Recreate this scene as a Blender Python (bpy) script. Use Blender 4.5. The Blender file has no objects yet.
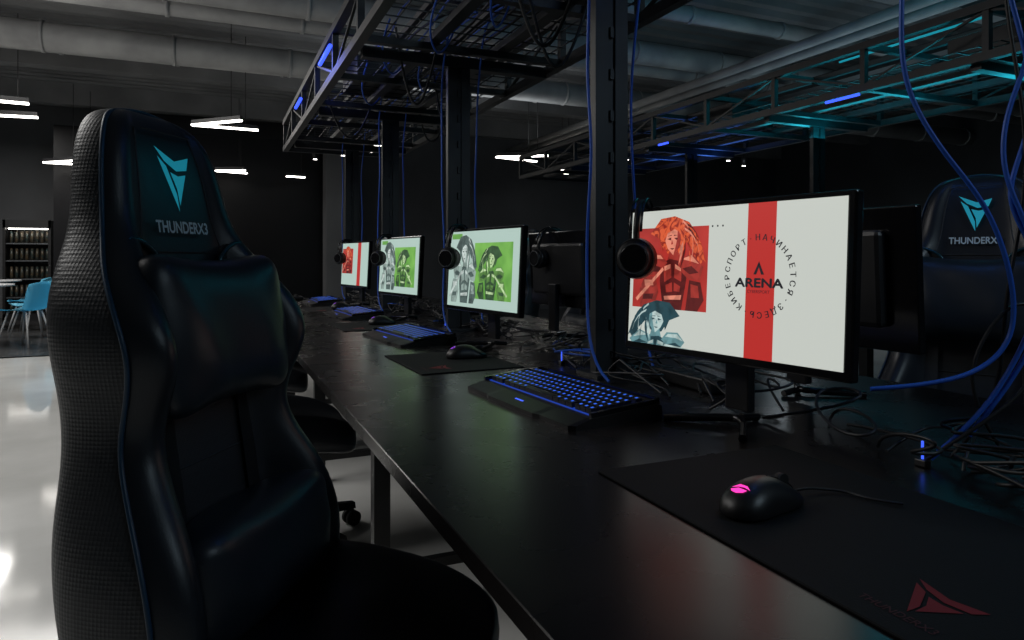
import bpy, bmesh, math, random
from mathutils import Vector, Matrix
import numpy as np
random.seed(4)
sc = bpy.context.scene
try:
    sc.view_settings.view_transform = 'Standard'
    sc.view_settings.look = 'None'
except Exception: pass
COL = sc.collection

# ---------------------------------------------------------------- materials
def mat(name, color, rough=0.5, metal=0.0, emit=None, es=0.0, bump=None, spec=0.5, coat=0.0):
    m = bpy.data.materials.new(name); m.use_nodes = True
    nt = m.node_tree; b = nt.nodes['Principled BSDF']
    b.inputs['Base Color'].default_value = (*color, 1)
    b.inputs['Roughness'].default_value = rough
    b.inputs['Metallic'].default_value = metal
    b.inputs['Specular IOR Level'].default_value = spec
    b.inputs['Coat Weight'].default_value = coat
    if emit:
        b.inputs['Emission Color'].default_value = (*emit, 1)
        b.inputs['Emission Strength'].default_value = es
    if bump:
        kind, scale, strength = bump
        tc = nt.nodes.new('ShaderNodeTexCoord')
        if kind == 'noise':
            t = nt.nodes.new('ShaderNodeTexNoise'); t.inputs['Scale'].default_value = scale
            t.inputs['Detail'].default_value = 4; out = t.outputs['Fac']
        elif kind == 'vor':
            t = nt.nodes.new('ShaderNodeTexVoronoi'); t.inputs['Scale'].default_value = scale
            t.inputs['Randomness'].default_value = 0.0; out = t.outputs['Distance']
        elif kind == 'wave':
            t = nt.nodes.new('ShaderNodeTexWave'); t.inputs['Scale'].default_value = scale; out = t.outputs['Fac']
        nt.links.new(tc.outputs['Object'], t.inputs['Vector'])
        bp = nt.nodes.new('ShaderNodeBump'); bp.inputs['Strength'].default_value = strength
        bp.inputs['Distance'].default_value = 0.001
        nt.links.new(out, bp.inputs['Height']); nt.links.new(bp.outputs['Normal'], b.inputs['Normal'])
    return m

def noisemat(name, c1, c2, scale, r1, r2, detail=5, lo=0.35, hi=0.65, bump=0.0, emis=0.0, dist=0.0, spec=0.5):
    m = bpy.data.materials.new(name); m.use_nodes = True
    nt = m.node_tree; b = nt.nodes['Principled BSDF']
    b.inputs['Specular IOR Level'].default_value = spec
    tc = nt.nodes.new('ShaderNodeTexCoord')
    n = nt.nodes.new('ShaderNodeTexNoise'); n.inputs['Scale'].default_value = scale; n.inputs['Detail'].default_value = detail
    n.inputs['Distortion'].default_value = dist
    nt.links.new(tc.outputs['Object'], n.inputs['Vector'])
    r = nt.nodes.new('ShaderNodeValToRGB')
    r.color_ramp.elements[0].position = lo; r.color_ramp.elements[0].color = (*c1, 1)
    r.color_ramp.elements[1].position = hi; r.color_ramp.elements[1].color = (*c2, 1)
    nt.links.new(n.outputs['Fac'], r.inputs['Fac'])
    if emis > 0:
        b.inputs['Base Color'].default_value = (0.01, 0.01, 0.01, 1)
        nt.links.new(r.outputs['Color'], b.inputs['Emission Color'])
        b.inputs['Emission Strength'].default_value = emis
        b.inputs['Roughness'].default_value = 0.4
    else:
        nt.links.new(r.outputs['Color'], b.inputs['Base Color'])
        mr = nt.nodes.new('ShaderNodeMapRange'); mr.inputs['To Min'].default_value = r1; mr.inputs['To Max'].default_value = r2
        nt.links.new(n.outputs['Fac'], mr.inputs['Value']); nt.links.new(mr.outputs['Result'], b.inputs['Roughness'])
    if bump:
        bp = nt.nodes.new('ShaderNodeBump'); bp.inputs['Strength'].default_value = bump; bp.inputs['Distance'].default_value = 0.01
        nt.links.new(n.outputs['Fac'], bp.inputs['Height']); nt.links.new(bp.outputs['Normal'], b.inputs['Normal'])
    return m

M = {}
M['leather'] = mat('leather_black', (0.012, 0.015, 0.020), 0.36, bump=('noise', 350, 0.25))
M['perf'] = mat('leather_perforated', (0.020, 0.023, 0.027), 0.44, bump=('vor', 170, 0.8))
M['perf2'] = mat('leather_fine_mesh', (0.014, 0.017, 0.021), 0.50, bump=('vor', 320, 0.6))
M['pillow'] = mat('pillow_leather', (0.011, 0.016, 0.023), 0.38, bump=('noise', 300, 0.2))
M['strap'] = mat('strap', (0.025, 0.028, 0.033), 0.7, bump=('wave', 90, 0.4))
M['piping'] = mat('piping_blue', (0.010, 0.040, 0.08), 0.4)
M['cyan'] = mat('embroidery_cyan_glow', (0.03, 0.46, 0.60), 0.5, emit=(0.02, 0.45, 0.62), es=0.28)  # thread given a slight self-glow to brighten the logo
M['stitch'] = mat('embroidery_gray', (0.55, 0.66, 0.72), 0.6)
M['trim'] = mat('trim_gloss', (0.02, 0.07, 0.09), 0.2, 0.5)
M['plastic'] = mat('plastic_black', (0.008, 0.008, 0.009), 0.4)
M['plastic_g'] = mat('plastic_gloss', (0.006, 0.006, 0.007), 0.15)
M['rubber'] = mat('rubber_black', (0.01, 0.01, 0.01), 0.7)
M['metal_blk'] = noisemat('metal_black', (0.008, 0.009, 0.010), (0.015, 0.016, 0.018), 12, 0.35, 0.5)
M['steel'] = mat('steel_grey', (0.16, 0.17, 0.18), 0.4, 0.8)
M['desk'] = noisemat('desk_laminate', (0.0065, 0.0055, 0.0055), (0.010, 0.008, 0.0078), 6, 0.22, 0.33, spec=.42)
M['pad'] = mat('mousepad_cloth', (0.004, 0.005, 0.006), 0.8, bump=('noise', 500, 0.3), spec=.25)
M['padlogo'] = mat('mousepad_print', (0.16, 0.004, 0.008), 0.7)
M['padtext'] = mat('mousepad_print_dark', (0.045, 0.003, 0.005), 0.7)
M['key'] = mat('keycap', (0.010, 0.011, 0.014), 0.42)
M['glow'] = mat('key_legend_glow', (0, 0, 0.01), 0.5, emit=(0.04, 0.17, 1.0), es=0.9)
M['glow_p'] = mat('key_backlight', (0, 0, 0.01), 0.5, emit=(0.02, 0.10, 0.8), es=0.40)
M['blue_led'] = mat('led_blue', (0, 0, 0.05), 0.3, emit=(0.05, 0.12, 1.0), es=1.2)
M['blue_tube'] = mat('led_tube_blue', (0, 0, 0.05), 0.3, emit=(0.04, 0.09, 1.0), es=2.0)
M['cyan_tube'] = mat('led_tube_cyan', (0, 0.03, 0.05), 0.3, emit=(0.01, 0.28, 0.36), es=0.8)
M['pink'] = mat('led_pink', (0.05, 0, 0.03), 0.3, emit=(1.0, 0.05, 0.45), es=1.4)
M['violet'] = mat('led_violet', (0.03, 0, 0.05), 0.3, emit=(0.35, 0.06, 0.9), es=0.8)
M['red_led'] = mat('led_red', (0.05, 0, 0), 0.3, emit=(1.0, 0.06, 0.03), es=1.6)
M['tube'] = mat('led_tube_white', (0.8, 0.8, 0.8), 0.3, emit=(1.0, 0.95, 0.88), es=7.0)
M['cable_b'] = mat('cable_blue', (0.018, 0.10, 0.52), 0.4)
M['cable_k'] = mat('cable_black', (0.010, 0.010, 0.011), 0.45)
M['scr_white'] = mat('screen_white', (0.01, 0.01, 0.01), 0.4, emit=(0.72, 0.76, 0.70), es=0.76)
M['scr_white2'] = mat('screen_white_dim', (0.01, 0.01, 0.01), 0.4, emit=(0.60, 0.80, 0.72), es=0.70)
M['scr_red'] = mat('screen_red', (0.01, 0, 0), 0.4, emit=(0.62, 0.035, 0.030), es=0.75)
def art(name, dark, mid, lite):
    for k, c in (('d', dark), ('m', mid), ('l', lite)):
        c2 = tuple(v * .55 for v in c)
        M[name + k] = noisemat('screen_art_' + name + '_' + k, c2, c, 30, .4, .4, detail=3, lo=.36, hi=.58, emis=.85, dist=1.0)
art('red', (.12, .012, .012), (.42, .040, .030), (.92, .30, .20))
art('teal', (.02, .07, .09), (.16, .34, .37), (.55, .70, .68))
art('green', (.05, .12, .05), (.14, .32, .08), (.62, .85, .45))
art('grey', (.10, .15, .14), (.35, .46, .42), (.68, .78, .74))
M['scr_hair'] = noisemat('screen_art_red_hair', (.30, .02, .012), (.80, .12, .04), 40, .4, .4, detail=2, lo=.4, hi=.56, emis=.85, dist=2.5)
M['scr_redbg'] = noisemat('screen_red_ground', (.40, .025, .02), (.60, .045, .035), 9, .4, .4, detail=2, emis=.8)
M['scr_greenbg'] = noisemat('screen_green_ground', (.12, .36, .06), (.24, .58, .11), 9, .4, .4, detail=2, emis=.8)
M['scr_ink'] = mat('screen_ink', (0.01, 0.01, 0.01), 0.4, emit=(0.02, 0.02, 0.03), es=0.5)
M['floor'] = noisemat('floor_polished_concrete', (0.56, 0.56, 0.54), (0.74, 0.74, 0.72), 1.3, 0.04, 0.13, detail=8)
M['floor_d'] = noisemat('floor_dark_back', (0.03, 0.03, 0.032), (0.05, 0.05, 0.05), 2, 0.15, 0.3)  # darker stretch of floor towards the back
M['wall'] = noisemat('wall_grey_plaster', (0.042, 0.045, 0.050), (0.058, 0.062, 0.068), 1.5, 0.7, 0.9, bump=0.2)
M['wall_l'] = noisemat('wall_light_grey', (0.09, 0.093, 0.098), (0.12, 0.124, 0.130), 1.2, 0.7, 0.9)
M['wall_b'] = noisemat('wall_black', (0.003, 0.003, 0.004), (0.006, 0.006, 0.007), 1.2, 0.35, 0.5, spec=.2)
M['ceil'] = noisemat('ceiling_concrete', (0.13, 0.132, 0.135), (0.21, 0.212, 0.215), 1.2, 0.7, 0.9, bump=0.3)
M['duct'] = noisemat('duct_painted', (0.25, 0.25, 0.25), (0.36, 0.36, 0.355), 3, 0.40, 0.55)
M['blue_seat'] = mat('seat_blue', (0.12, 0.42, 0.58), 0.5)
M['table'] = mat('table_white', (0.45, 0.46, 0.47), 0.4)
M['bottle'] = noisemat('bottles', (0.02, 0.04, 0.04), (0.10, 0.07, 0.04), 14, .3, .4)

# ---------------------------------------------------------------- mesh helpers
def root(name, loc=(0, 0, 0), rz=0.0):
    e = bpy.data.objects.new(name, None); e.empty_display_size = 0.1
    e.location = loc; e.rotation_euler = (0, 0, rz); COL.objects.link(e); return e

def add(name, me, parent=None, m=None, smooth=False, loc=None, rot=None):
    o = bpy.data.objects.new(name, me)
    if m is not None and len(me.materials) == 0:
        me.materials.append(m)
    if smooth:
        for p in me.polygons: p.use_smooth = True
    if loc: o.location = loc
    if rot: o.rotation_euler = rot
    COL.objects.link(o)
    if parent: o.parent = parent
    return o

def bm_box(bm, size, loc, rot=None):
    r = bmesh.ops.create_cube(bm, size=1.0)
    mt = Matrix.Translation(loc) @ (rot.to_4x4() if rot else Matrix.Identity(4)) @ Matrix.Diagonal((*size, 1))
    bmesh.ops.transform(bm, matrix=mt, verts=r['verts']); return r['verts']

def box(name, size, loc, m, parent=None, bevel=0.0, rot=None, seg=2):
    bm = bmesh.new(); bm_box(bm, size, (0, 0, 0))
    if bevel > 0:
        bmesh.ops.bevel(bm, geom=bm.edges[:], offset=bevel, segments=seg, profile=0.5, affect='EDGES')
    me = bpy.data.meshes.new(name); bm.to_mesh(me); bm.free()
    return add(name, me, parent, m, smooth=False, loc=loc, rot=rot)

def boxes(name, lst, m, parent=None):
    bm = bmesh.new()
    for it in lst:
        bm_box(bm, it[0], it[1], it[2] if len(it) > 2 else None)
    me = bpy.data.meshes.new(name); bm.to_mesh(me); bm.free()
    return add(name, me, parent, m)

def bm_cyl(bm, r1, r2, p1, p2, seg=16):
    p1 = Vector(p1); p2 = Vector(p2); d = p2 - p1
    r = bmesh.ops.create_cone(bm, cap_ends=True, segments=seg, radius1=r1, radius2=r2, depth=d.length)
    q = d.to_track_quat('Z', 'Y').to_matrix().to_4x4()
    bmesh.ops.transform(bm, matrix=Matrix.Translation((p1 + p2) / 2) @ q, verts=r['verts'])

def cyls(name, lst, m, parent=None, seg=16, smooth=True):
    bm = bmesh.new()
    for (r1, r2, p1, p2) in lst: bm_cyl(bm, r1, r2, p1, p2, seg)
    me = bpy.data.meshes.new(name); bm.to_mesh(me); bm.free()
    o = add(name, me, parent, m)
    if smooth:
        for p in me.polygons: p.use_smooth = len(p.vertices) == 4
    return o

def tubes(name, paths, r, m, parent=None, cyclic=False, res=6, bez=True, off=None):
    cu = bpy.data.curves.new(name, 'CURVE'); cu.dimensions = '3D'
    cu.bevel_depth = r; cu.bevel_resolution = 3; cu.resolution_u = res; cu.use_fill_caps = True
    for pts in paths:
        sp = cu.splines.new('NURBS' if bez else 'POLY'); sp.points.add(len(pts) - 1)
        for i, p in enumerate(pts): sp.points[i].co = (*p, 1)
        if bez: sp.order_u = min(4, len(pts)); sp.use_endpoint_u = not cyclic
        sp.use_cyclic_u = cyclic
    tmp = bpy.data.objects.new('tmp', cu); COL.objects.link(tmp)
    bpy.context.view_layer.update()
    dg = bpy.context.evaluated_depsgraph_get()
    me = bpy.data.meshes.new_from_object(tmp.evaluated_get(dg))
    bpy.data.objects.remove(tmp)
    me.materials.clear(); me.materials.append(m)
    if off: me.transform(Matrix.Translation(off))
    return add(name, me, parent, None, smooth=True)

def text_mesh(txt, size, extrude=0.0):
    cu = bpy.data.curves.new('t', 'FONT'); cu.body = txt; cu.size = size
    cu.align_x = 'CENTER'; cu.align_y = 'CENTER'; cu.extrude = extrude
    tmp = bpy.data.objects.new('tmp', cu); COL.objects.link(tmp)
    bpy.context.view_layer.update()
    dg = bpy.context.evaluated_depsgraph_get()
    me = bpy.data.meshes.new_from_object(tmp.evaluated_get(dg))
    bpy.data.objects.remove(tmp); return me

def polys(name, plist, m, parent, mtx, dz=0.0):
    bm = bmesh.new()
    for i, pts in enumerate(plist):
        vs = [bm.verts.new(mtx @ Vector((p[0], p[1], dz * i))) for p in pts]
        bm.faces.new(vs)
    me = bpy.data.meshes.new(name); bm.to_mesh(me); bm.free()
    return add(name, me, parent, m)

def textobj(name, txt, size, m, parent, mtx, sx=1.0, fat=0.0):
    me = text_mesh(txt, size); me.materials.clear()
    if fat:
        bm = bmesh.new()
        for dx, dy in ((-fat, 0), (fat, 0), (0, fat), (0, -fat)):
            t = me.copy(); t.transform(Matrix.Translation((dx, dy, (dx + dy * 2) * .02))); bm.from_mesh(t)
        bm.to_mesh(me); bm.free()
    me.transform(mtx @ Matrix.Diagonal((sx, 1, 1, 1)))
    return add(name, me, parent, m)

def clone(src, loc, rz):
    e = root(src.name.split('.')[0], loc, rz); e.scale = src.scale
    for c in src.children:
        o = c.copy(); COL.objects.link(o); o.parent = e
    return e

def subsurf(o, lv=2):
    s = o.modifiers.new('sub', 'SUBSURF'); s.levels = lv; s.render_levels = lv

def frame(origin, tilt=0.0):
    X = Vector((0, 1, 0)); Y = Vector((-math.sin(tilt), 0, math.cos(tilt))); Z = X.cross(Y)
    m = Matrix.Identity(4)
    for i in range(3):
        m[i][0] = X[i]; m[i][1] = Y[i]; m[i][2] = Z[i]; m[i][3] = origin[i]
    return m

# ---------------------------------------------------------------- gaming chair
SL = .155
def bx(z): return -0.22 - (z - 0.46) * SL
LOGO = [[(-1, 1), (.1, .60), (1, .80), (.80, .36), (.15, .28), (-.50, .56)],
        [(-.88, .70), (-.42, .40), (.02, -.50), (.05, -1.05)],
        [(.70, .20), (.22, .12), (-.22, .22), (.06, -.30), (.13, -.85)]]

def make_chair(loc, rz):
    R = root('gaming_chair', loc, rz)
    keys = [(.40, .17, .02, .6, .8), (.43, .215, .06, .9, .9), (.50, .248, .095, 1, 1), (.60, .258, .12, 1, 1), (.70, .248, .10, 1, 1), (.77, .224, .06, 1, .9),
            (.83, .212, .045, 1, .8), (.89, .216, .08, 1, .65), (.95, .230, .115, 1, .5), (1.01, .232, .10, 1, .42), (1.07, .206, .055, 1, .42), (1.115, .174, .025, 1, .45),
            (1.16, .156, .012, 1, .45), (1.21, .147, .01, 1, .42), (1.26, .136, .01, .95, .4), (1.30, .118, .008, .85, .35), (1.322, .095, .004, .65, .3), (1.336, .058, .0, .35, .2)]
    prof = [(0, .05, 0), (.28, .05, 0), (.50, .052, .0), (.60, .05, .45), (.72, .055, .95), (.86, .05, 1.0), (.96, .035, .75), (1.0, .01, .35), (.98, -.03, 0), (.85, -.062, 0), (.5, -.075, 0)]
    full = [(u, x, b) for (u, x, b) in prof] + [(0, -.078, 0)] + [(-u, x, b) for (u, x, b) in reversed(prof[1:])]
    n = len(full)
    bm = bmesh.new(); rings = []; pipeL = []; pipeR = []; seamL = []; seamR = []
    for (z, w, B, T, Tb) in keys:
        ring = []
        for k, (u, x, b) in enumerate(full):
            xx = x * T if x > 0 else x * Tb
            ring.append(bm.verts.new(Vector((bx(z) + xx + b * B, u * w, z))))
        rings.append(ring)
        pt = bx(z) + .033 * T + .72 * B + .001
        pipeR.append((pt, -.962 * w - .001, z)); pipeL.append((pt, .962 * w + .001, z))
        sp = bx(z) + .0515 * T + .2 * B
        seamR.append((sp, -.55 * w, z)); seamL.append((sp, .55 * w, z))
    for i in range(len(rings) - 1):
        for k in range(n):
            f = bm.faces.new((rings[i][k], rings[i][(k + 1) % n], rings[i + 1][(k + 1) % n], rings[i + 1][k]))
            c = k if k < n // 2 else n - 1 - k
            zc = keys[i][0]
            f.material_index = 1 if c >= 6 else (2 if (c <= 1 and zc < 1.07) else 0)
    bm.faces.new(rings[0][::-1]); bm.faces.new(rings[-1])
    bmesh.ops.recalc_face_normals(bm, faces=bm.faces[:])
    me = bpy.data.meshes.new('backrest'); bm.to_mesh(me); bm.free()
    for k in ('leather', 'perf', 'perf2'): me.materials.append(M[k])
    o = add('backrest', me, R, smooth=True); subsurf(o, 2)
    top = [(bx(1.338) + .012, y, z) for y, z in ((-.045, 1.333), (0, 1.339), (.045, 1.333))]
    tubes('piping', [pipeR[1:-1] + top + pipeL[1:-1][::-1]], 0.0036, M['piping'], R)
    tubes('seams', [seamR[2:-2], seamL[2:-2]], 0.0016, M['strap'], R)
    tubes('cross_seams', [[(bx(z) + .0525, y * w, z) for y in (-.5, -.25, 0, .25, .5)] for z, w in ((1.10, .19), (1.30, .118), (.76, .222))], .0012, M['strap'], R)
    tubes('harness_trim', [[(bx(1.10) + .058 + .012, s * (.112 + .036 * math.cos(t)), 1.095 + .02 * math.sin(t) + .014 * math.cos(t)) for t in [i * math.pi / 6 for i in range(12)]] for s in (-1, 1)], 0.0045, M['trim'], R, cyclic=True)
    cyls('harness_hole', [(0.022, 0.022, (bx(1.10) + .045, s * .112, 1.095), (bx(1.10) + .064, s * .112, 1.095)) for s in (-1, 1)], M['rubber'], R, 20)
    F = frame((bx(1.222) + .059, -.002, 1.222), math.atan(SL))
    S = Matrix.Diagonal((.041, .052, 1, 1))
    polys('headrest_logo', LOGO, M['cyan'], R, F @ S)
    F2 = frame((bx(1.140) + .0615, 0, 1.140), math.atan(SL))
    textobj('headrest_wordmark', 'THUNDERX3', 0.0275, M['stitch'], R, F2, 0.80, fat=.0007)
    def pillow(name, cx, cz, hw, hh, ht, tilt, horn):
        bm = bmesh.new(); bmesh.ops.create_uvsphere(bm, u_segments=56, v_segments=32, radius=1)
        for v in bm.verts:
            x, y, z = v.co
            sx = math.copysign(abs(x) ** .8, x); sy = math.copysign(abs(y) ** .5, y); sz = math.copysign(abs(z) ** .5, z)
            ay = abs(sy)
            pinch = .84 + horn * ay ** 3
            fold = .05 * math.sin(sy * 7 + sz * 3) + .06 * math.sin(9 * sz * ay + 2) * ay
            thick = (1 - .45 * ay ** 4) * (1 + fold)
            v.co = Vector((sx * ht * thick + .03 * sy * sy, sy * hw * (1 + .05 * sz * abs(sz)), sz * hh * pinch))
        bmesh.ops.transform(bm, matrix=Matrix.Translation((cx, 0, cz)) @ Matrix.Rotation(tilt, 4, 'Y'), verts=bm.verts)
        me = bpy.data.meshes.new(name); bm.to_mesh(me); bm.free()
        return add(name, me, R, M['pillow'], smooth=True)
    pillow('neck_pillow', -.218, .970, .168, .138, .066, -.17, .34)
    pillow('lumbar_pillow', -.140, .610, .185, .105, .075, -.15, .14)
    def strap(y):
        bm = bmesh.new(); vs = []
        for z in [1.10, 1.0, .86, .80, .74, .68, .62]:
            xx = bx(z) + .060
            vs.append((bm.verts.new((xx, y - .017, z)), bm.verts.new((xx, y + .017, z))))
        for i in range(len(vs) - 1): bm.faces.new((vs[i][0], vs[i][1], vs[i + 1][1], vs[i + 1][0]))
        bmesh.ops.solidify(bm, geom=bm.faces[:], thickness=.002)
        me = bpy.data.meshes.new('strap'); bm.to_mesh(me); bm.free(); add('strap', me, R, M['strap'])
    strap(-.10); strap(.10)
    bm = bmesh.new()
    skeys = [(-.27, .20, .01), (-.23, .235, .03), (-.10, .262, .045), (.05, .268, .045), (.17, .26, .035), (.24, .235, .018), (.27, .19, .0)]
    sprof = [(0, .0, 0), (.45, .0, 0), (.62, .005, .5), (.78, .012, 1), (.93, -.005, .8), (1.0, -.04, .2), (.96, -.085, 0), (.6, -.10, 0)]
    sfull = sprof + [(0, -.10, 0)] + [(-u, z, b) for (u, z, b) in reversed(sprof[1:])]
    ns = len(sfull); rings = []
    for (x, w, B) in skeys:
        T = .75 if abs(x) > .25 else 1
        zb = .505 - max(0, x + .08) * .12
        rings.append([bm.verts.new((x - .02, u * w, zb + z * T + b * B - (0.010 if x > .2 else 0))) for (u, z, b) in sfull])
    for i in range(len(rings) - 1):
        for k in range(ns):
            bm.faces.new((rings[i][k], rings[i][(k + 1) % ns], rings[i + 1][(k + 1) % ns], rings[i + 1][k]))
    bm.faces.new(rings[0]); bm.faces.new(rings[-1][::-1])
    bmesh.ops.recalc_face_normals(bm, faces=bm.faces[:])
    me = bpy.data.meshes.new('seat'); bm.to_mesh(me); bm.free()
    o = add('seat', me, R, M['leather'], smooth=True); subsurf(o, 2)
    boxes('hinge_brackets', [((.12, .02, .07), (-.2, s * .25, .44)) for s in (-1, 1)] + [((.34, .28, .025), (0, 0, .375)), ((.2, .16, .05), (0, 0, .345))], M['metal_blk'], R)
    cyls('gas_lift', [(.028, .028, (0, 0, .1), (0, 0, .25)), (.016, .016, (0, 0, .25), (0, 0, .35)), (.05, .035, (0, 0, .07), (0, 0, .13))], M['plastic'], R)
    bm = bmesh.new(); wl = []
    for i in range(5):
        a = i * 2 * math.pi / 5 + .3
        d = Vector((math.cos(a), math.sin(a), 0))
        p = Vector((-d.y, d.x, 0))
        vs = []
        for (r, w, z0, z1) in ((.02, .03, .075, .13), (.17, .026, .08, .115), (.31, .018, .068, .092)):
            c = d * r
            vs.append([bm.verts.new(c + p * w + Vector((0, 0, z0))), bm.verts.new(c - p * w + Vector((0, 0, z0))), bm.verts.new(c - p * w * .7 + Vector((0, 0, z1))), bm.verts.new(c + p * w * .7 + Vector((0, 0, z1)))])
        for j in range(2):
            for k in range(4): bm.faces.new((vs[j][k], vs[j][(k + 1) % 4], vs[j + 1][(k + 1) % 4], vs[j + 1][k]))
        bm.faces.new(vs[0][::-1]); bm.faces.new(vs[2])
        c = d * .30
        for s in (-1, 1):
            wl.append((.03, .03, c + p * s * .008 + Vector((0, 0, .031)), c + p * s * .026 + Vector((0, 0, .031))))
        wl.append((.008, .008, c + Vector((0, 0, .03)), c + Vector((0, 0, .075))))
    bmesh.ops.recalc_face_normals(bm, faces=bm.faces[:])
    me = bpy.data.meshes.new('star_base'); bm.to_mesh(me); bm.free(); add('star_base', me, R, M['plastic_g'])
    cyls('casters', wl, M['rubber'], R)
    return R

chair = make_chair((.172, 1.122, 0), math.radians(-35))
for (x, y, a) in ((.24, 2.72, 3), (.24, 3.98, -4), (.25, 5.2, 2)):
    clone(chair, (x, y, 0), math.radians(a))
for (x, y, a) in ((1.79, 1.17, 204), (2.2, 2.75, 178), (2.2, 4.1, 184), (2.2, 5.35, 180), (2.2, .1, 180)):
    clone(chair, (x, y, 0), math.radians(a))

# ---------------------------------------------------------------- desks
def make_desk(name, x0, x1, y0, y1):
    R = root(name, ((x0 + x1) / 2, (y0 + y1) / 2, 0))
    w = x1 - x0; l = y1 - y0
    n = 5
    seg = l / n
    box('tabletop', (w, l, .028), (0, 0, .736), M['desk'], R, .0015, seg=1)
    L = []
    for i in range(n + 1):
        yy = -l / 2 + seg * i + (.03 if i == 0 else -.03 if i == n else 0)
        for s in (-1, 1): L.append(((.05, .05, .70), (s * (w / 2 - .2), yy, .35)))
        L.append(((w - .35, .04, .04), (0, yy, .70))); L.append(((w - .45, .03, .03), (0, yy, .12)))
    for s in (-1, 1): L.append(((.03, l - .1, .04), (s * (w / 2 - .2), 0, .70)))
    boxes('frame', L, M['metal_blk'], R)
    return R
make_desk('computer_desk', .277, 1.72, -.533, 6.05)
make_desk('computer_desk', 3.0, 4.5, -.3, 6.9)

# ---------------------------------------------------------------- overhead truss
def make_truss(xc, y0, y1, cols):
    R = root('overhead_cable_truss', (xc, 0, 0))
    hw = .48; L = []
    for s in (-1, 1):
        for z in (2.02, 2.25): L.append(((.04, y1 - y0, .04), (s * hw, (y0 + y1) / 2, z)))
    for x in (-.16, .16): L.append(((.05, y1 - y0, .03), (x, (y0 + y1) / 2, 2.05))); L.append(((.03, y1 - y0, .03), (x * .9, (y0 + y1) / 2, 2.25)))
    k = int((y1 - y0) / .65)
    for i in range(k + 1):
        y = y0 + (y1 - y0) * i / k
        for z in (2.02, 2.25): L.append(((2 * hw, .035, .03), (0, y, z)))
        for s in (-1, 1): L.append(((.03, .03, .23), (s * hw, y, 2.135)))
    for i in range(k):
        y = y0 + (y1 - y0) * (i + .5) / k; ll = (y1 - y0) / k
        for s in (-1, 1):
            ang = math.atan2(.2, ll) * (1 if i % 2 else -1)
            L.append(((.012, ll, .012), (s * hw, y, 2.135), Matrix.Rotation(ang, 3, 'X')))
    boxes('frame', L, M['metal_blk'], R)
    W = []
    y = y0 + .05
    while y < y1: W.append(((.94, .005, .005), (0, y, 2.08))); y += .10
    for i in range(10): W.append(((.005, y1 - y0 - .1, .005), (-.45 + i * .1, (y0 + y1) / 2, 2.085)))
    boxes('wire_tray', W, M['metal_blk'], R)
    C = []
    for yc in cols:
        for s in (-1, 1): C.append(((.042, .03, 1.26), (s * .033, yc, 1.38)))
        C.append(((.08, .012, 1.26), (0, yc, 1.38)))
        C.append(((.15, .12, .012), (0, yc, .7565))); C.append(((.9, .05, .05), (0, yc, 2.0)))
        for z in np.arange(.9, 2.0, .12): C.append(((.012, .035, .03), (.0, yc, float(z))))
    boxes('column', C, M['metal_blk'], R)
    return R
t1 = make_truss(1.054, -1.0, 6.15, (.37, 1.70, 3.03, 4.36, 5.69))
t2 = make_truss(3.75, -.6, 7.2, (.75, 2.07, 3.40, 4.73, 6.06))
def led(name, parent, y, ln, x, z, m, r=.012):
    cyls(name, [(r, r, (x, y - ln / 2, z), (x, y + ln / 2, z))], m, parent)
for y, ln in ((2.62, .08), (3.70, .36), (4.92, .30)): led('blue_led_tube', t1, y, ln, -.51, 2.16, M['blue_tube'], .011)
for y, ln, x in ((2.6, .9, -.2), (3.5, .8, .3), (2.0, .8, .3)): led('cyan_led_tube', t2, y, ln, x, 2.30, M['cyan_tube'], .006)
led('blue_led_tube', t2, 2.75, .22, -.53, 1.98, M['blue_tube'], .008)
led('blue_led_tube', t2, 4.4, .12, -.53, 1.98, M['blue_tube'], .008)
for (t, x, y, c) in ((t1, .2, 2.3, (.3, .4, .1)), (t1, -.15, 4.0, (.35, .45, .12)), (t1, .22, 3.6, (.25, .3, .08)), (t1, -.25, 1.75, (.2, .3, .06)), (t2, .0, 4.2, (.4, .4, .15)), (t2, -.2, 2.1, (.3, .35, .1))):
    box('switch_box', c, (x, y, 2.09 + c[2] / 2), M['metal_blk'], t, .004)

def plight(name, loc, energy, color, size=.3, rot=(0, 0, 0), sy=None, aim=None):
    l = bpy.data.lights.new(name, 'AREA'); l.energy = energy; l.color = color; l.size = size
    if sy: l.shape = 'RECTANGLE'; l.size_y = sy
    o = bpy.data.objects.new(name, l); o.location = loc; o.rotation_euler = rot
    if aim: o.rotation_euler = (Vector(aim) - Vector(loc)).to_track_quat('-Z', 'Y').to_euler()
    COL.objects.link(o); return o
plight('cyan_glow_light', (3.9, 2.6, 2.35), 14, (.02, .6, .8), .3, (math.pi, 0, 0), 1.4)
plight('cyan_glow_light', (3.75, 2.7, 2.6), 7, (.02, .6, .8), .7, (0, 0, 0), 1.8)
plight('cyan_glow_light', (3.75, 2.9, 1.90), 9, (.02, .6, .8), .15, (math.pi, 0, 0), 2.0)  # unseen light added under the tray, colours the wire mesh from below
plight('blue_lamp', (.45, 3.9, 2.16), 1.2, (.05, .12, 1), .1, (0, -math.pi / 2, 0), .6)
plight('blue_lamp', (1.3, .9, 2.35), 3.0, (.06, .25, 1), .3, (0, 0, 0), .6)
plight('blue_lamp', (1.05, 2.9, 2.32), 2.5, (.06, .22, 1), .5, (math.pi, 0, 0), 1.4)
plight('blue_lamp', (4.0, 5.0, 1.92), 3, (.06, .22, 1), .12, (math.pi, 0, 0), 1.4)

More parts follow.
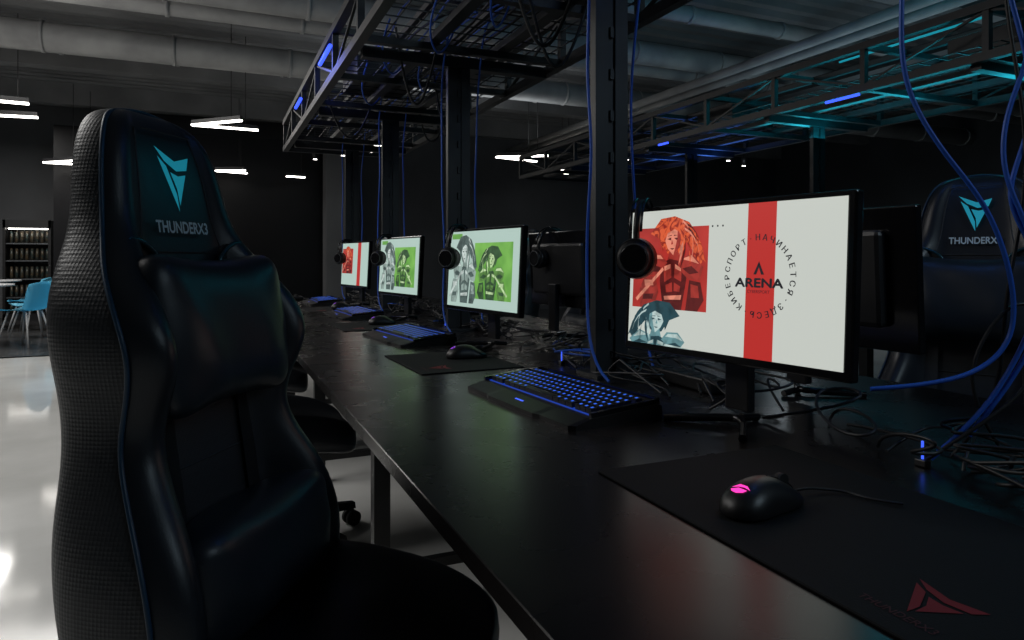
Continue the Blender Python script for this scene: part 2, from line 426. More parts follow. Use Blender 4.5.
# ---------------------------------------------------------------- monitor
SW, SH = .528, .297
WAR = [('h', [(.35, .98), (.55, 1.0), (.75, .93), (.88, .78), (.97, .55), (.87, .42), (.82, .62), (.72, .72), (.60, .58), (.46, .60), (.36, .75), (.20, .82)]),
 ('h', [(.60, .97), (.80, .86), (.92, .70), (.99, .50), (.90, .60), (.80, .76), (.66, .88)]),
 ('m', [(.49, .63), (.60, .66), (.64, .52), (.46, .52)]),
 ('d', [(.38, .50), (.50, .54), (.64, .52), (.74, .34), (.68, .0), (.42, .0), (.36, .30)]),
 ('m', [(.12, .50), (.22, .61), (.38, .60), (.46, .50), (.36, .38), (.18, .35)]),
 ('l', [(.14, .51), (.23, .59), (.36, .58), (.40, .54), (.25, .54)]),
 ('d', [(.17, .44), (.25, .48), (.37, .45), (.35, .40), (.22, .40)]),
 ('m', [(.62, .54), (.80, .60), (.96, .46), (.92, .32), (.75, .34), (.62, .44)]),
 ('l', [(.66, .54), (.80, .58), (.90, .49), (.78, .52)]),
 ('d', [(.68, .44), (.80, .47), (.90, .40), (.78, .38)]),
 ('m', [(.41, .46), (.52, .49), (.53, .34), (.43, .29)]), ('m', [(.57, .49), (.67, .44), (.67, .30), (.57, .34)]),
 ('l', [(.42, .46), (.51, .485), (.51, .44), (.43, .41)]), ('l', [(.58, .485), (.66, .445), (.66, .41), (.58, .44)]),
 ('m', [(.45, .26), (.54, .29), (.55, .19), (.46, .18)]), ('m', [(.57, .29), (.66, .25), (.65, .19), (.57, .20)]),
 ('m', [(.13, .35), (.30, .35), (.35, .18), (.28, .0), (.08, .0), (.06, .2)]),
 ('l', [(.13, .31), (.26, .31), (.27, .25), (.14, .24)]), ('d', [(.12, .15), (.28, .16), (.26, .10), (.11, .09)]),
 ('l', [(.43, .14), (.68, .16), (.67, .11), (.44, .10)]),
 ('d', [(.78, .32), (.93, .30), (.98, .12), (.90, .0), (.74, .0)]), ('m', [(.80, .28), (.90, .26), (.92, .14), (.81, .14)]),
 ('l', [(.0, .10), (.03, .07), (.42, .42), (.40, .45)])]
_rs = random.Random(9)
for _i in range(12):
    x0 = .50 + _rs.uniform(0, .28); y0 = .92 + _rs.uniform(-.06, .05); ang = _rs.uniform(-1.0, .2); ln = _rs.uniform(.25, .5)
    pts = []; back = []
    for j in range(6):
        t = j / 5; a2 = ang - t * .7
        x = x0 + math.cos(a2) * ln * t; y = y0 + math.sin(a2) * ln * t; w = .012 * (1 - t) + .002
        pts.append((x, y + w)); back.append((x, y - w))
    pts = [(min(.999 - .001 * q, max(.001, a)), min(1.0, max(.0, b))) for q, (a, b) in enumerate(pts + back[::-1])]
    WAR.append(('dhl'[_i % 3], pts))
# the face is laid over the hair
WAR += [('l', [(.43, .80), (.50, .88), (.60, .87), (.66, .78), (.63, .66), (.55, .58), (.47, .65), (.43, .73)]),
 ('m', [(.60, .86), (.66, .78), (.63, .66), (.55, .58), (.58, .68), (.60, .77)]),
 ('h', [(.34, .90), (.46, .97), (.64, .96), (.72, .82), (.66, .68), (.64, .82), (.56, .86), (.46, .82), (.42, .72), (.40, .62), (.34, .76)]),
 ('d', [(.455, .755), (.515, .772), (.51, .740)]), ('d', [(.555, .765), (.615, .768), (.59, .742)]),
 ('d', [(.45, .785), (.52, .80), (.52, .79)]), ('d', [(.55, .80), (.62, .795), (.55, .788)]),
 ('m', [(.525, .75), (.545, .70), (.515, .695)]), ('d', [(.50, .655), (.57, .658), (.535, .638)])]
def make_monitor(loc, rz, kind):
    R = root('computer_monitor', loc, rz)
    zc = .293
    tilt = math.radians(3)
    box('bezel', (.022, .556, .325), (0, 0, zc), M['plastic_g'], R, .004, rot=(0, -tilt, 0))
    box('back_shell', (.03, .42, .22), (-.024, 0, zc), M['plastic'], R, .012, rot=(0, -tilt, 0))
    box('stand_neck', (.022, .06, .2), (-.045, 0, .13), M['plastic'], R, .004)
    tubes('stand_foot', [[(.07, -.10, .008), (-.02, -.03, .012), (-.05, 0, .014), (-.02, .03, .012), (.07, .10, .008)], [(-.05, 0, .014), (-.10, 0, .008)]], .008, M['plastic_g'], R)
    F = frame((.0125, 0, zc + .004), tilt)
    def scr(s, t): return ((s - .5) * SW, (t - .5) * SH)
    def rect(name, s0, s1, t0, t1, m, lift):
        return polys(name, [[scr(s0, t0), scr(s1, t0), scr(s1, t1), scr(s0, t1)]], m, R, F @ Matrix.Translation((0, 0, lift)))
    def poly(name, lst, m, lift):
        return polys(name, [[scr(*p) for p in l] for l in lst], m, R, F @ Matrix.Translation((0, 0, lift)))
    def warrior(name, s0, s1, t0, t1, pal, lift, cut=0.0, flip=False):
        bm = bmesh.new(); idx = {'d': 0, 'm': 1, 'l': 2, 'h': 3}
        for i, (k, pts) in enumerate(WAR):
            if max(p[1] for p in pts) <= cut + .02: continue
            vs = []
            for (x, y) in pts:
                y = (max(y, cut) - cut) / (1 - cut); x = 1 - x if flip else x
                a, b = scr(s0 + (s1 - s0) * x, t0 + (t1 - t0) * y)
                vs.append(bm.verts.new(F @ Vector((a, b, lift + i * .00004))))
            f = bm.faces.new(vs); f.material_index = idx[k]
        me = bpy.data.meshes.new(name); bm.to_mesh(me); bm.free()
        for k in 'dml': me.materials.append(M[pal + k])
        me.materials.append(M['scr_hair'] if pal == 'red' else M[pal + 'd'])
        add(name, me, R)
    box('power_led', (.003, .008, .003), (.0135, .20, zc - .155), M['red_led'], R)
    textobj('brand_mark', 'LG', .012, M['stitch'], R, frame((.0132, 0, zc - .154), tilt))
    if kind == 'red':
        rect('display', 0, 1, 0, 1, M['scr_white'], 0)
        rect('display_red_block', .02, .435, .27, .87, M['scr_redbg'], .0004)
        warrior('display_warrior', .04, .43, .27, .95, 'red', .0006)
        warrior('display_teal_warrior', .0, .38, .0, .33, 'teal', .0030, cut=.42, flip=True)
        poly('display_ticks', [[(s, .858), (s + .007, .858), (s + .007, .870), (s, .870)] for s in (.45, .475, .50)], M['scr_ink'], .0012)
        rect('display_red_stripe', .617, .738, 0, 1, M['scr_red'], .0008)
        cx, cy = (.672 - .5) * SW, (.53 - .5) * SH
        txt = 'КИБЕРСПОРТ·НАЧИНАЕТСЯ·ЗДЕСЬ·'
        bmt = bmesh.new(); r0 = .073
        for i, ch in enumerate(txt):
            a = math.radians(235) - 2 * math.pi * i / len(txt)
            me = text_mesh(ch, .0165)
            for d in (-.0004, .0004):
                t = me.copy()
                t.transform(Matrix.Translation((cx + r0 * math.cos(a), cy + r0 * math.sin(a), d * .1)) @ Matrix.Rotation(a - math.pi / 2, 4, 'Z') @ Matrix.Translation((d, 0, 0)))
                bmt.from_mesh(t)
        me = bpy.data.meshes.new('display_slogan'); bmt.to_mesh(me); bmt.free(); me.materials.clear()
        me.transform(F @ Matrix.Translation((0, 0, .0016)))
        add('display_slogan', me, R, M['scr_ink'])
        textobj('display_wordmark', 'ARENA', .024, M['scr_ink'], R, F @ Matrix.Translation((cx, cy - .014, .0016)), 1.38, fat=.0009)
        textobj('display_wordmark_sub', 'CYBERSPORT', .0085, M['scr_ink'], R, F @ Matrix.Translation((cx, cy - .030, .0016)), 1.0)
        c = Matrix.Translation((cx, cy + .014, .0016)) @ Matrix.Diagonal((.012, .014, 1, 1))
        polys('display_emblem', [[(-1, -.8), (0, 1), (.15, .5), (-.45, -.8)], [(1, -.8), (0, 1), (-.15, .5), (.45, -.8)]], M['scr_ink'], R, F @ c)
    elif kind == 'green':
        rect('display', 0, 1, 0, 1, M['scr_white2'], 0)
        rect('display_green_block', .40, .92, .12, .84, M['scr_greenbg'], .0004)
        warrior('display_grey_warrior', .03, .45, .05, .95, 'grey', .0006)
        warrior('display_green_warrior', .46, .88, .12, .80, 'green', .0030, flip=True)
        poly('display_green_tab', [[(.04, .90), (.20, .90), (.20, .97), (.04, .97)]], M['scr_greenbg'], .0004)
        cx, cy = (.66 - .5) * SW, (.26 - .5) * SH
        textobj('display_wordmark', 'ARENA', .018, M['scr_ink'], R, F @ Matrix.Translation((cx, cy, .0056)), 1.3)
    elif kind == 'red2':
        rect('display', 0, 1, 0, 1, M['scr_white2'], 0)
        rect('display_red_block', .02, .435, .27, .87, M['scr_redbg'], .0004)
        warrior('display_warrior', .04, .42, .27, .93, 'red', .0006)
        rect('display_red_stripe', .617, .738, 0, 1, M['scr_red'], .0008)
    else:
        rect('display', 0, 1, 0, 1, M['plastic_g'], 0)
    return R
DZ = .75
A = math.radians(188.8)
make_monitor((.944, 1.085, DZ), A, 'red')
m2 = make_monitor((.945, 2.42, DZ), A, 'green')
clone(m2, (.945, 3.68, DZ), A)
make_monitor((.93, 4.86, DZ), A, 'red2')
off = make_monitor((1.38, 1.27, DZ), math.radians(4), 'off')
for y in (2.60, 3.90, 5.20): clone(off, (1.38, y, DZ), math.radians(3))
for y in (1.4, 2.7, 4.0, 5.4): clone(off, (4.05, y, DZ), math.radians(2))
for y in (1.5, 2.8, 4.1): clone(off, (3.45, y, DZ), math.radians(4))

# ---------------------------------------------------------------- headset
def make_headset(loc, rz):
    R = root('gaming_headset', loc, rz)
    r = .078
    def arc(rr, z0, k=1.0): return [(rr * math.cos(a) * .92, 0, z0 + rr * math.sin(a) * k) for a in [math.pi * i / 12 for i in range(13)]]
    pts = [(.068, 0, -.12)] + arc(r, -r + .004, 1) + [(-.068, 0, -.12)]
    tubes('headband', [pts], .0075, M['plastic'], R)
    tubes('headband_rail', [[(x * 1.08, .012, z + .008) for x, y, z in pts[1:-1]], [(x * 1.08, -.012, z + .008) for x, y, z in pts[1:-1]]], .003, M['plastic_g'], R)
    L = []; P = []
    for s in (-1, 1):
        L += [(.042, .046, (s * .088, 0, -.125), (s * .068, 0, -.125)), (.030, .040, (s * .096, 0, -.125), (s * .088, 0, -.125))]
        P += [(.043, .040, (s * .068, 0, -.125), (s * .048, 0, -.125))]
    cyls('ear_cups', L, M['plastic'], R, 28); cyls('ear_pads', P, M['rubber'], R, 28)
    cyls('cup_rings', [(.033, .033, (s * .0962, 0, -.125), (s * .0975, 0, -.125)) for s in (-1, 1)], M['steel'], R, 28)
    cyls('cup_caps', [(.031, .029, (s * .0972, 0, -.125), (s * .0995, 0, -.125)) for s in (-1, 1)], M['plastic_g'], R, 28)
    return R
def on_mon(mx, my, a, off_y, dz=.455):
    return (mx - math.sin(a) * off_y, my + math.cos(a) * off_y, DZ + dz + .009)
hs = make_headset(on_mon(.944, 1.085, A, -.235), A + .60)
for (mx, my, yy) in ((.945, 2.42, -.2), (.945, 3.68, -.2), (.93, 4.86, -.2)):
    clone(hs, on_mon(mx, my, A, yy), A + .5)
for my in (2.60, 3.90, 5.2): clone(hs, on_mon(1.38, my, .05, .1), .2)

# ---------------------------------------------------------------- keyboard
def make_keyboard(loc, rz):
    R = root('gaming_keyboard', loc, rz); R.scale = (1.05, 1.05, 1.1)
    prof = [(.118, .0), (.118, .009), (.075, .019), (.062, .019), (-.088, .030), (-.100, .026), (-.102, .0)]
    bm = bmesh.new(); rings = []
    ys = [(-.235, .90), (-.225, 1), (-.12, 1.0), (-.10, 1.05), (.10, 1.05), (.12, 1.0), (.225, 1), (.235, .90)]
    for y, k in ys: rings.append([bm.verts.new((x * (k if x > 0 else 1), y, z)) for x, z in prof])
    for i in range(len(ys) - 1):
        for k in range(len(prof)): bm.faces.new((rings[i][k], rings[i][(k + 1) % len(prof)], rings[i + 1][(k + 1) % len(prof)], rings[i + 1][k]))
    bm.faces.new(rings[0]); bm.faces.new(rings[-1][::-1]); bmesh.ops.recalc_face_normals(bm, faces=bm.faces[:])
    me = bpy.data.meshes.new('body'); bm.to_mesh(me); bm.free(); add('body', me, R, M['plastic'])
    sl = math.atan2(.011, .150); rot = Matrix.Rotation(sl, 3, 'Y')
    K = []; LG = []
    def top(x): return .019 + (.062 - x) * .0733
    boxes('side_rails', [((.165, .008, .010), (-.012, s * .229, top(-.012) + .004), rot) for s in (-1, 1)] + [((.008, .46, .012), (-.094, 0, top(-.094) + .004), rot)], M['plastic_g'], R)
    for r in range(6):
        x = .050 - r * .0205 - (.006 if r == 5 else 0)
        row = [1] * 22
        if r == 0: row = [1, 1, 1, 0, 1.3, 1.3, 1.3, 6.2, 1.3, 1.3, 1.3, 1.3, 0, 1, 1, 1, 2, 1]
        y = .215
        for w in row:
            ww = .0192 * (w if w else .5)
            if y - ww < -.222: break
            if w:
                K.append(((.0165, ww - .0022, .010), (x, y - ww / 2, top(x) + .0065), rot))
                if w < 2:
                    LG.append(((.0055, .0050, .0006), (x - .001, y - ww / 2, top(x) + .0118), rot))
            y -= ww
    boxes('keycaps', K, M['key'], R)
    boxes('key_legends', LG, M['glow'], R)
    boxes('backlight_plate', [((.132, .44, .001), (-.004, 0, top(-.004) + .0008), rot)], M['glow_p'], R)
    box('front_badge', (.004, .035, .0015), (.098, .0, .0145), M['blue_led'], R, rot=(0, .23, 0))
    return R
KA = math.radians(184.5)
kb = make_keyboard((.745, 1.43, DZ), KA)
for (x, y, a) in ((.75, 2.78, 186), (.76, 4.02, 183), (.76, 5.25, 180)): clone(kb, (x, y, DZ), math.radians(a))

# ---------------------------------------------------------------- mouse
def make_mouse(loc, rz, led_m):
    R = root('computer_mouse', loc, rz); R.scale = (1.18, 1.12, 1.0)
    bm = bmesh.new(); bmesh.ops.create_uvsphere(bm, u_segments=40, v_segments=24, radius=1)
    for v in bm.verts:
        x, y, z = v.co
        nx = math.copysign(abs(x) ** .85, x)
        w = .032 - .004 * math.cos(nx * 3.0) + .001 * nx
        h = .040 * (1 - .30 * (nx - .25) ** 2)
        if nx < -.2: h *= 1 - .32 * (-.2 - nx)
        zz = z if z > 0 else z * .12
        zz = math.copysign(abs(zz) ** .85, zz)
        v.co = Vector((nx * .060, y * w, max(0.0, zz * h + .004)))
    me = bpy.data.meshes.new('shell'); bm.to_mesh(me); bm.free(); add('shell', me, R, M['plastic'], smooth=True)
    cyls('scroll_wheel', [(.010, .010, (-.034, -.004, .030), (-.034, .004, .030))], M['rubber'], R, 20)
    tubes('button_split', [[(-.058, 0, .013), (-.05, 0, .026), (-.03, 0, .036), (-.008, 0, .042)]], .0009, M['rubber'], R)
    bm = bmesh.new()
    eye = [[(-1, .2), (-.3, .75), (.5, .8), (1, .5), (.4, .45), (-.2, .3)], [(-.9, -.1), (-.1, .15), (.8, .25), (.6, -.25), (.0, -.6), (-.6, -.45)]]
    for pts in eye:
        vs = []
        for (a, b) in pts:
            xx = .041 - b * .009; yy = a * .012
            nx = xx / .060
            px = abs(nx) ** (1 / .85); w = .032 - .004 * math.cos(nx * 3) + .001 * nx
            q = max(0, 1 - px * px - (yy / w) ** 2)
            zz = (q ** .5) ** .85 * .040 * (1 - .30 * (nx - .25) ** 2) + .004
            vs.append(bm.verts.new((xx, yy, zz + .0012)))
        bm.faces.new(vs)
    me = bpy.data.meshes.new('emblem'); bm.to_mesh(me); bm.free(); add('emblem', me, R, led_m)
    tubes('mouse_cable', [[(-.058, 0, .010), (-.09, -.002, .008), (-.11, .01, .004), (-.13, .03, .003), (-.12, .06, .003), (-.14, .09, .003)]], .0018, M['cable_k'], R)
    return R
PZ = DZ + .0045
make_mouse((.675, .703, PZ), math.radians(190), M['pink'])
ms = make_mouse((.785, 2.17, PZ), math.radians(172), M['violet'])
clone(ms, (.79, 3.44, PZ), math.radians(176)); clone(ms, (.79, 4.62, PZ), math.radians(180))

def make_pad(loc, rz, sx, sy):
    R = root('mousepad', loc, rz)
    box('cloth', (sx, sy, .0035), (0, 0, .0019), M['pad'], R, .0012, seg=1)
    m = Matrix.Identity(4)
    X = Vector((0, 1, 0)); Y = Vector((-1, 0, 0)); Z = Vector((0, 0, 1))
    for i in range(3): m[i][0] = X[i]; m[i][1] = Y[i]; m[i][2] = Z[i]
    m = Matrix.Translation((sx / 2 - .075, sy / 2 - .09, .0044)) @ m
    polys('print_logo', LOGO, M['padlogo'], R, m @ Matrix.Translation((0, .008, 0)) @ Matrix.Diagonal((.038, .036, 1, 1)))
    textobj('print_wordmark', 'THUNDERX3', .016, M['padtext'], R, m @ Matrix.Translation((0, -.042, 0)), .85)
    return R
make_pad((.744, .645, DZ), math.pi, .370, .58)
for y in (2.13, 3.40, 4.60): make_pad((.715, y, DZ), math.pi + .03, .33, .42)

# ---------------------------------------------------------------- cables
CB = root('cable_bundle', (0, 0, 0))
H = [
 [(1.00, .76, 1.99), (1.03, .76, 1.8), (1.02, .754, 1.55), (1.014, .757, 1.41), (1.036, .747, 1.33), (1.088, .725, 1.248), (1.14, .702, 1.183), (1.177, .686, 1.087), (1.19, .679, .974), (1.147, .698, .91), (1.073, .731, .885), (.99, .79, .875)],
 [(1.22, .66, 1.99), (1.24, .67, 1.7), (1.22, .66, 1.45), (1.17, .69, 1.33), (1.16, .69, 1.22), (1.205, .66, 1.12), (1.22, .665, 1.0), (1.18, .69, .90), (1.14, .71, .83), (1.08, .75, .76)],
 [(1.16, .70, 1.99), (1.15, .71, 1.7), (1.19, .69, 1.5), (1.225, .67, 1.36), (1.205, .68, 1.27), (1.17, .69, 1.19), (1.20, .675, 1.13), (1.235, .655, 1.03), (1.21, .675, .92), (1.13, .72, .80)],
]
tubes('network_cables_blue', H, .0038, M['cable_b'], CB)
HK = [[(1.18, .69, 1.99), (1.16, .7, 1.6), (1.19, .68, 1.4), (1.21, .67, 1.2), (1.17, .70, 1.0), (1.19, .7, .85), (1.13, .75, .757)],
      [(1.06, .75, .757), (1.12, .70, .82), (1.2, .66, .88), (1.24, .66, .98), (1.2, .68, 1.04), (1.14, .72, .95), (1.12, .72, .86), (1.2, .7, .757)]]
tubes('power_cables', HK, .003, M['cable_k'], CB)
B = []
for j in range(6):
    x = 1.054 + random.uniform(-.30, .26)
    pts = []
    y = -.9
    while y < 6.0:
        pts.append((x + random.uniform(-.06, .06), y, 2.115 + .01 * j + random.uniform(0, .03))); y += .38
    B.append(pts)
for yc in (1.70, 3.03, 4.36, 5.69):
    for j in range(2):
        sx = -.075 if j == 0 else .08
        B.append([(1.054 + sx * .5, yc - .35 - .1 * j, 2.12), (1.054 + sx, yc - .15, 2.2), (1.054 + sx * 1.2, yc - .04, 2.0)] +
                 [(1.054 + sx + random.uniform(-.012, .012), yc + random.uniform(-.02, .02) - .01, z) for z in (1.8, 1.6, 1.4, 1.2, 1.0)] + [(1.054 + sx * 1.3, yc - .05, .80), (1.054 + sx, yc - .12, .757)])
for (y, x) in ((2.5, .8), (3.6, .75), (3.2, .95), (2.1, .9), (2.9, .7)):
    B.append([(x, y, 2.12), (x - .03, y + .08, 2.02), (x + .03, y + .22, 1.94), (x + .12, y + .35, 1.96), (x + .2, y + .42, 2.12)])
tubes('cables_blue', B, .0042, M['cable_b'], t1, off=(-1.054, 0, 0))
K = []
for j in range(6):
    x = 1.054 + random.uniform(-.28, .28); pts = []; y = -.9
    while y < 6.0:
        pts.append((x + random.uniform(-.08, .08), y, 2.10 + random.uniform(0, .05))); y += .42
    K.append(pts)
for (x, y, dx) in ((.8, 1.9, .3), (1.3, 2.2, -.3), (.75, 3.0, .2), (1.35, 1.2, .1), (.62, 4.2, .3), (1.3, 3.6, -.2), (1.25, 4.4, .2)):
    K.append([(x, y, 2.12), (x + dx * .2, y + .02, 1.9), (x + dx * .5, y + .03, random.uniform(1.6, 1.85)), (x + dx * .8, y, 1.9), (x + dx, y - .02, 2.12)])
tubes('cables_black', K, .006, M['cable_k'], t1, off=(-1.054, 0, 0))
N = []
for st in (.75, 1.45, 1.95, 2.75, 3.3, 4.05, 4.6, 5.3):
    for j in range(9):
        c = (random.uniform(1.02, 1.22), st + random.uniform(-.25, .25), 0)
        pts = []
        for k in range(7):
            z = .757 + (0 if k in (0, 6) else random.uniform(0, .08))
            pts.append((min(1.30, max(1.0, c[0] + random.uniform(-.12, .12))), c[1] + random.uniform(-.2, .2), z))
        N.append(pts)
tubes('desk_cable_nest', N, .0030, M['cable_k'], CB)
N2 = [[(min(1.3, max(1.0, 1.08 + random.uniform(-.1, .15))), st + random.uniform(-.25, .25), .757 + random.uniform(0, .05)) for k in range(6)] for st in (1.9, 2.1, 3.2, 4.5)]
tubes('desk_network_cables', N2, .0032, M['cable_b'], CB)
def usb(x, y):
    R = root('usb_receiver', (x, y, DZ)); box('case', (.014, .02, .012), (0, 0, .0065), M['plastic'], R, .002)
    box('light_stick', (.0035, .0035, .03), (0, 0, .027), M['blue_led'], R, .001); return R
usb(1.06, .75); usb(1.02, 1.93); usb(1.03, 3.15)
for y in (.35, 1.48, 2.95, 4.2):
    R = root('power_strip', (1.16, y, DZ)); box('case', (.06, .26, .035), (0, 0, .0185), M['plastic'], R, .005)
    cyls('sockets', [(.018, .018, (0, -.09 + .06 * i, .035), (0, -.09 + .06 * i, .0385)) for i in range(4)], M['rubber'], R)
R = root('game_controller', (.62, 5.75, DZ)); box('shell', (.10, .15, .03), (0, 0, .018), M['plastic'], R, .012)
cyls('thumbsticks', [(.01, .01, (0, s * .04, .03), (0, s * .04, .045)) for s in (-1, 1)], M['rubber'], R)

# ---------------------------------------------------------------- room
def slab(name, size, loc, m): return box(name, size, loc, m)
X0, X1, Y0, Y1, ZC = -7.0, 13.0, -4.5, 15.0, 3.9
slab('floor', (X1 - X0 + .4, 9.0 - Y0 + .2, .1), ((X0 + X1) / 2, (Y0 + 9.0) / 2, -.05), M['floor'])
slab('floor_dark', (X1 - X0 + .4, Y1 - 9.0 + .1, .1), ((X0 + X1) / 2, (9.1 + Y1) / 2, -.05), M['floor_d'])
slab('wall_back', (X1 - X0, .2, ZC), ((X0 + X1) / 2, Y1 + .1, ZC / 2), M['wall_l'])
slab('wall_front', (X1 - X0, .2, ZC), ((X0 + X1) / 2, Y0 - .1, ZC / 2), M['wall'])
slab('wall_left', (.2, Y1 - Y0, ZC), (X0 - .1, (Y0 + Y1) / 2, ZC / 2), M['wall'])
slab('wall_right', (.2, Y1 - Y0, ZC), (X1 + .1, (Y0 + Y1) / 2, ZC / 2), M['wall'])
slab('wall_partition_black', (4.4, 2.2, 3.2), (-.1, 13.9, 1.6), M['wall_b'])
slab('wall_partition_grey', (10.7, .25, ZC), (7.6, 13.2, ZC / 2), M['wall'])
slab('wall_pier', (.42, .42, ZC), (2.0, 12.2, ZC / 2), M['wall_l'])
bm = bmesh.new(); prev = None; y = Y0
while y <= Y1 + .1:
    for (dy, dz) in ((0, 0), (.05, .07), (.11, .07), (.16 - 1e-4, 0)):
        a = bm.verts.new((X0, y + dy, ZC + dz)); b = bm.verts.new((X1, y + dy, ZC + dz))
        if prev: bm.faces.new((prev[0], prev[1], b, a))
        prev = (a, b)
    y += .26
me = bpy.data.meshes.new('ceiling'); bm.to_mesh(me); bm.free(); add('ceiling', me, None, M['ceil'])
for y in (1.5, 4.5, 7.5, 10.5, 13.0):
    slab('ceiling_beam', (X1 - X0, .22, .34), ((X0 + X1) / 2, y, ZC - .17), M['ceil'])
def duct(y, r, z, x0=X0, x1=X1):
    bm = bmesh.new(); bm_cyl(bm, r, r, (x0, y, z), (x1, y, z), 28)
    x = x0 + .6
    while x < x1: bm_cyl(bm, r + .012, r + .012, (x, y, z), (x + .035, y, z), 28); x += 1.2
    me = bpy.data.meshes.new('ceiling_duct'); bm.to_mesh(me); bm.free()
    o = add('ceiling_duct', me, None, M['duct'])
    for p in me.polygons: p.use_smooth = len(p.vertices) == 4
duct(6.6, .13, 3.45); duct(7.05, .09, 3.42); duct(8.3, .15, 3.35); duct(9.2, .08, 3.5); duct(5.6, .08, 3.55); duct(3.4, .12, 3.5)
cyls('ceiling_pipe', [(.05, .05, (x, Y0, 3.22), (x, Y1 - 2.5, 3.22)) for x in (-3.5, 5.4, 5.65, 8.0)], M['duct'])
boxes('ceiling_cable_tray', [((.4, 14, .05), (6.6, 4.5, 3.1)), ((.03, 14, .12), (6.4, 4.5, 3.13)), ((.03, 14, .12), (6.8, 4.5, 3.13))], M['metal_blk'])

def pendant(loc, rz, ln=1.1, v=True):
    R = root('linear_pendant_light', loc, rz)
    def bar(a, name):
        c, s = math.cos(a), math.sin(a)
        box(name, (ln, .04, .045), (c * ln / 2, s * ln / 2, .03), M['plastic'], R, rot=(0, 0, a))
        box(name + '_diffuser', (ln, .045, .02), (c * ln / 2, s * ln / 2, -.005), M['tube'], R, rot=(0, 0, a))
        cyls(name + '_wire', [(.004, .004, (c * ln * .8, s * ln * .8, .05), (c * ln * .8, s * ln * .8, 1.15))], M['rubber'], R, 8)
    bar(0, 'bar_a')
    if v: bar(math.radians(-48), 'bar_b')
    return R
pendant((-.22, 9.1, 2.70), .05, .75)
pendant((-2.9, 8.2, 2.66), .1, 1.2, v=False)
pendant((-2.75, 9.3, 2.68), -.1, .95, v=False)
pendant((.05, 12.0, 2.50), .3, .5)
pendant((-2.35, 12.4, 2.55), .1, .75)
pendant((1.1, 11.6, 2.42), .2, .3, v=False)
pendant((2.2, 9.2, 2.62), 2.6, .6)
pendant((3.75, 9.1, 2.55), .25, .75)
pendant((5.6, 11.5, 2.72), .2, .7)
for (x, y) in ((1.9, 11.0), (1.55, 11.6), (7.9, 9.0), (8.6, 9.4), (4.9, 8.2), (6.3, 9.6)):
    R = root('ceiling_spotlight', (x, y, 2.72)); cyls('can', [(.05, .05, (0, 0, 0), (0, 0, .14)), (.006, .006, (0, 0, .14), (0, 0, 1.15))], M['plastic'], R)
    cyls('lens', [(.03, .03, (0, 0, -.01), (0, 0, .0))], M['tube'], R)

R = root('display_fridge', (-2.95, 14.55, 0))
boxes('cabinet', [((.7, .04, 1.75), (0, .28, .875)), ((.04, .6, 1.75), (-.33, 0, .875)), ((.04, .6, 1.75), (.33, 0, .875)), ((.7, .6, .14), (0, 0, 1.68)), ((.7, .6, .12), (0, 0, .06))], M['plastic'], R)
boxes('shelves', [((.62, .5, .02), (0, 0, z)) for z in (.4, .72, 1.04, 1.34)], M['steel'], R)
box('interior_light', (.58, .03, .02), (0, -.2, 1.60), M['tube'], R)
cyls('bottles', [(.03, .02, (-.26 + .075 * i, -.12, z), (-.26 + .075 * i, -.12, z + .2)) for i in range(8) for z in (.13, .42, .74, 1.06, 1.36)], M['bottle'], R, 10)
R = root('bar_counter', (-5.0, 14.3, 0)); box('body', (2.6, .6, 1.05), (0, 0, .525), M['wall'], R); box('worktop', (2.7, .7, .05), (0, 0, 1.075), M['plastic_g'], R, .005)
tb = R = root('cafe_table', (-2.75, 10.6, 0))
cyls('top', [(.42, .42, (0, 0, .73), (0, 0, .755))], M['table'], R, 40); cyls('pedestal', [(.03, .03, (0, 0, .02), (0, 0, .73)), (.24, .22, (0, 0, 0), (0, 0, .02))], M['steel'], R, 24)
clone(tb, (-3.1, 12.6, 0), 0)
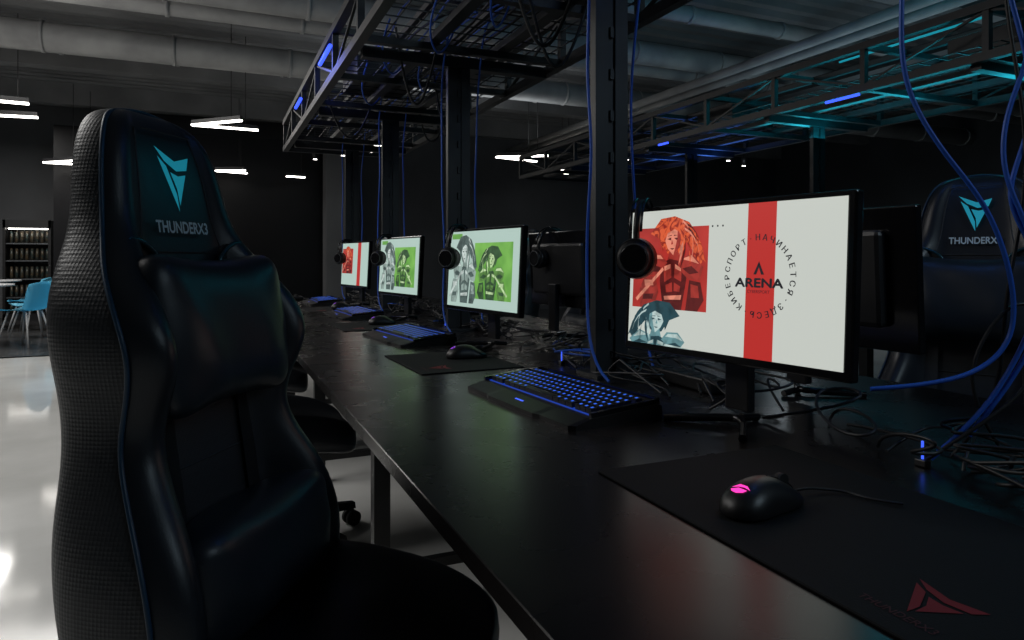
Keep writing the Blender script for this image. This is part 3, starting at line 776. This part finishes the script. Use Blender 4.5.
def shell_chair(loc, rz):
    R = root('shell_chair', loc, rz)
    bm = bmesh.new(); g = []
    prof = [(.22, .43), (.20, .45), (.1, .44), (-.05, .43), (-.15, .44), (-.20, .50), (-.23, .62), (-.25, .76), (-.255, .80)]
    for i, (x, z) in enumerate(prof):
        w = .22 if i < 6 else .21 - .02 * (i - 6)
        g.append([bm.verts.new((x + (.05 * abs(t) ** 2 if i > 4 else 0), t * w, z + (.03 * t * t if i <= 4 else -.03 * t * t))) for t in (-1, -.6, -.2, .2, .6, 1)])
    for i in range(len(g) - 1):
        for k in range(5): bm.faces.new((g[i][k], g[i][k + 1], g[i + 1][k + 1], g[i + 1][k]))
    bmesh.ops.solidify(bm, geom=bm.faces[:], thickness=.012)
    me = bpy.data.meshes.new('shell'); bm.to_mesh(me); bm.free(); add('shell', me, R, M['blue_seat'], smooth=True)
    cyls('legs', [(.010, .012, (sx * .22, sy * .2, 0), (sx * .12, sy * .12, .43)) for sx in (-1, 1) for sy in (-1, 1)], M['table'], R, 10)
    return R
sc1 = shell_chair((-2.13, 10.2, 0), math.radians(150))
clone(sc1, (-2.62, 9.75, 0), math.radians(95)); clone(sc1, (-3.45, 10.9, 0), math.radians(-20)); clone(sc1, (-2.25, 11.3, 0), math.radians(220)); clone(sc1, (-2.5, 12.3, 0), math.radians(170))

# ---------------------------------------------------------------- fill lights, added without fixtures
plight('fill_light', (-2.6, 3.6, 3.2), 105, (1, .98, .95), 2.0, (0, 0, 0), 3.2)  # added to brighten the floor on the left
plight('fill_light', (-1.6, 8.2, 3.1), 50, (1, .97, .93), 1.6, (0, 0, 0), 2.0)
plight('fill_light', (-3.2, 11.2, 3.2), 100, (1, .97, .93), 1.2)  # added to brighten the bar wall and blue chairs
plight('fill_light', (1.9, -1.3, 2.7), 22, (.66, .86, 1.0), .9, aim=(0, 1.2, .8))  # added cool light aimed at the near chair
plight('fill_light', (7.5, 8.0, 3.2), 35, (.8, .92, 1.0), 1.5)
plight('fill_light_up', (-2.5, 5.5, 2.75), 42, (1, .97, .94), 1.0, (math.pi, 0, 0), 3.0)  # unseen upward light added to brighten the left ceiling
plight('fill_light_up', (3.0, 8.8, 2.8), 15, (.9, .96, 1), 3.0, (math.pi, 0, 0), 1.0)  # added likewise below the far ceiling
plight('fill_light_up', (6.5, 5.0, 2.5), 10, (.6, .86, 1.0), 3.0, (math.pi, 0, 0), 3.0)  # added likewise below the ceiling on the right

w = bpy.data.worlds.new('world'); sc.world = w; w.use_nodes = True
w.node_tree.nodes['Background'].inputs['Color'].default_value = (.30, .58, .8, 1)
w.node_tree.nodes['Background'].inputs['Strength'].default_value = .02

cam = bpy.data.cameras.new('camera'); cam.sensor_width = 36; cam.lens = 24.0; cam.clip_start = .02
cam.shift_y = -(320 - 258) / 1024
co = bpy.data.objects.new('camera', cam); COL.objects.link(co)
co.location = (0, 0, 1.09); co.rotation_euler = (math.radians(90), 0, -math.radians(23.7))
sc.camera = co
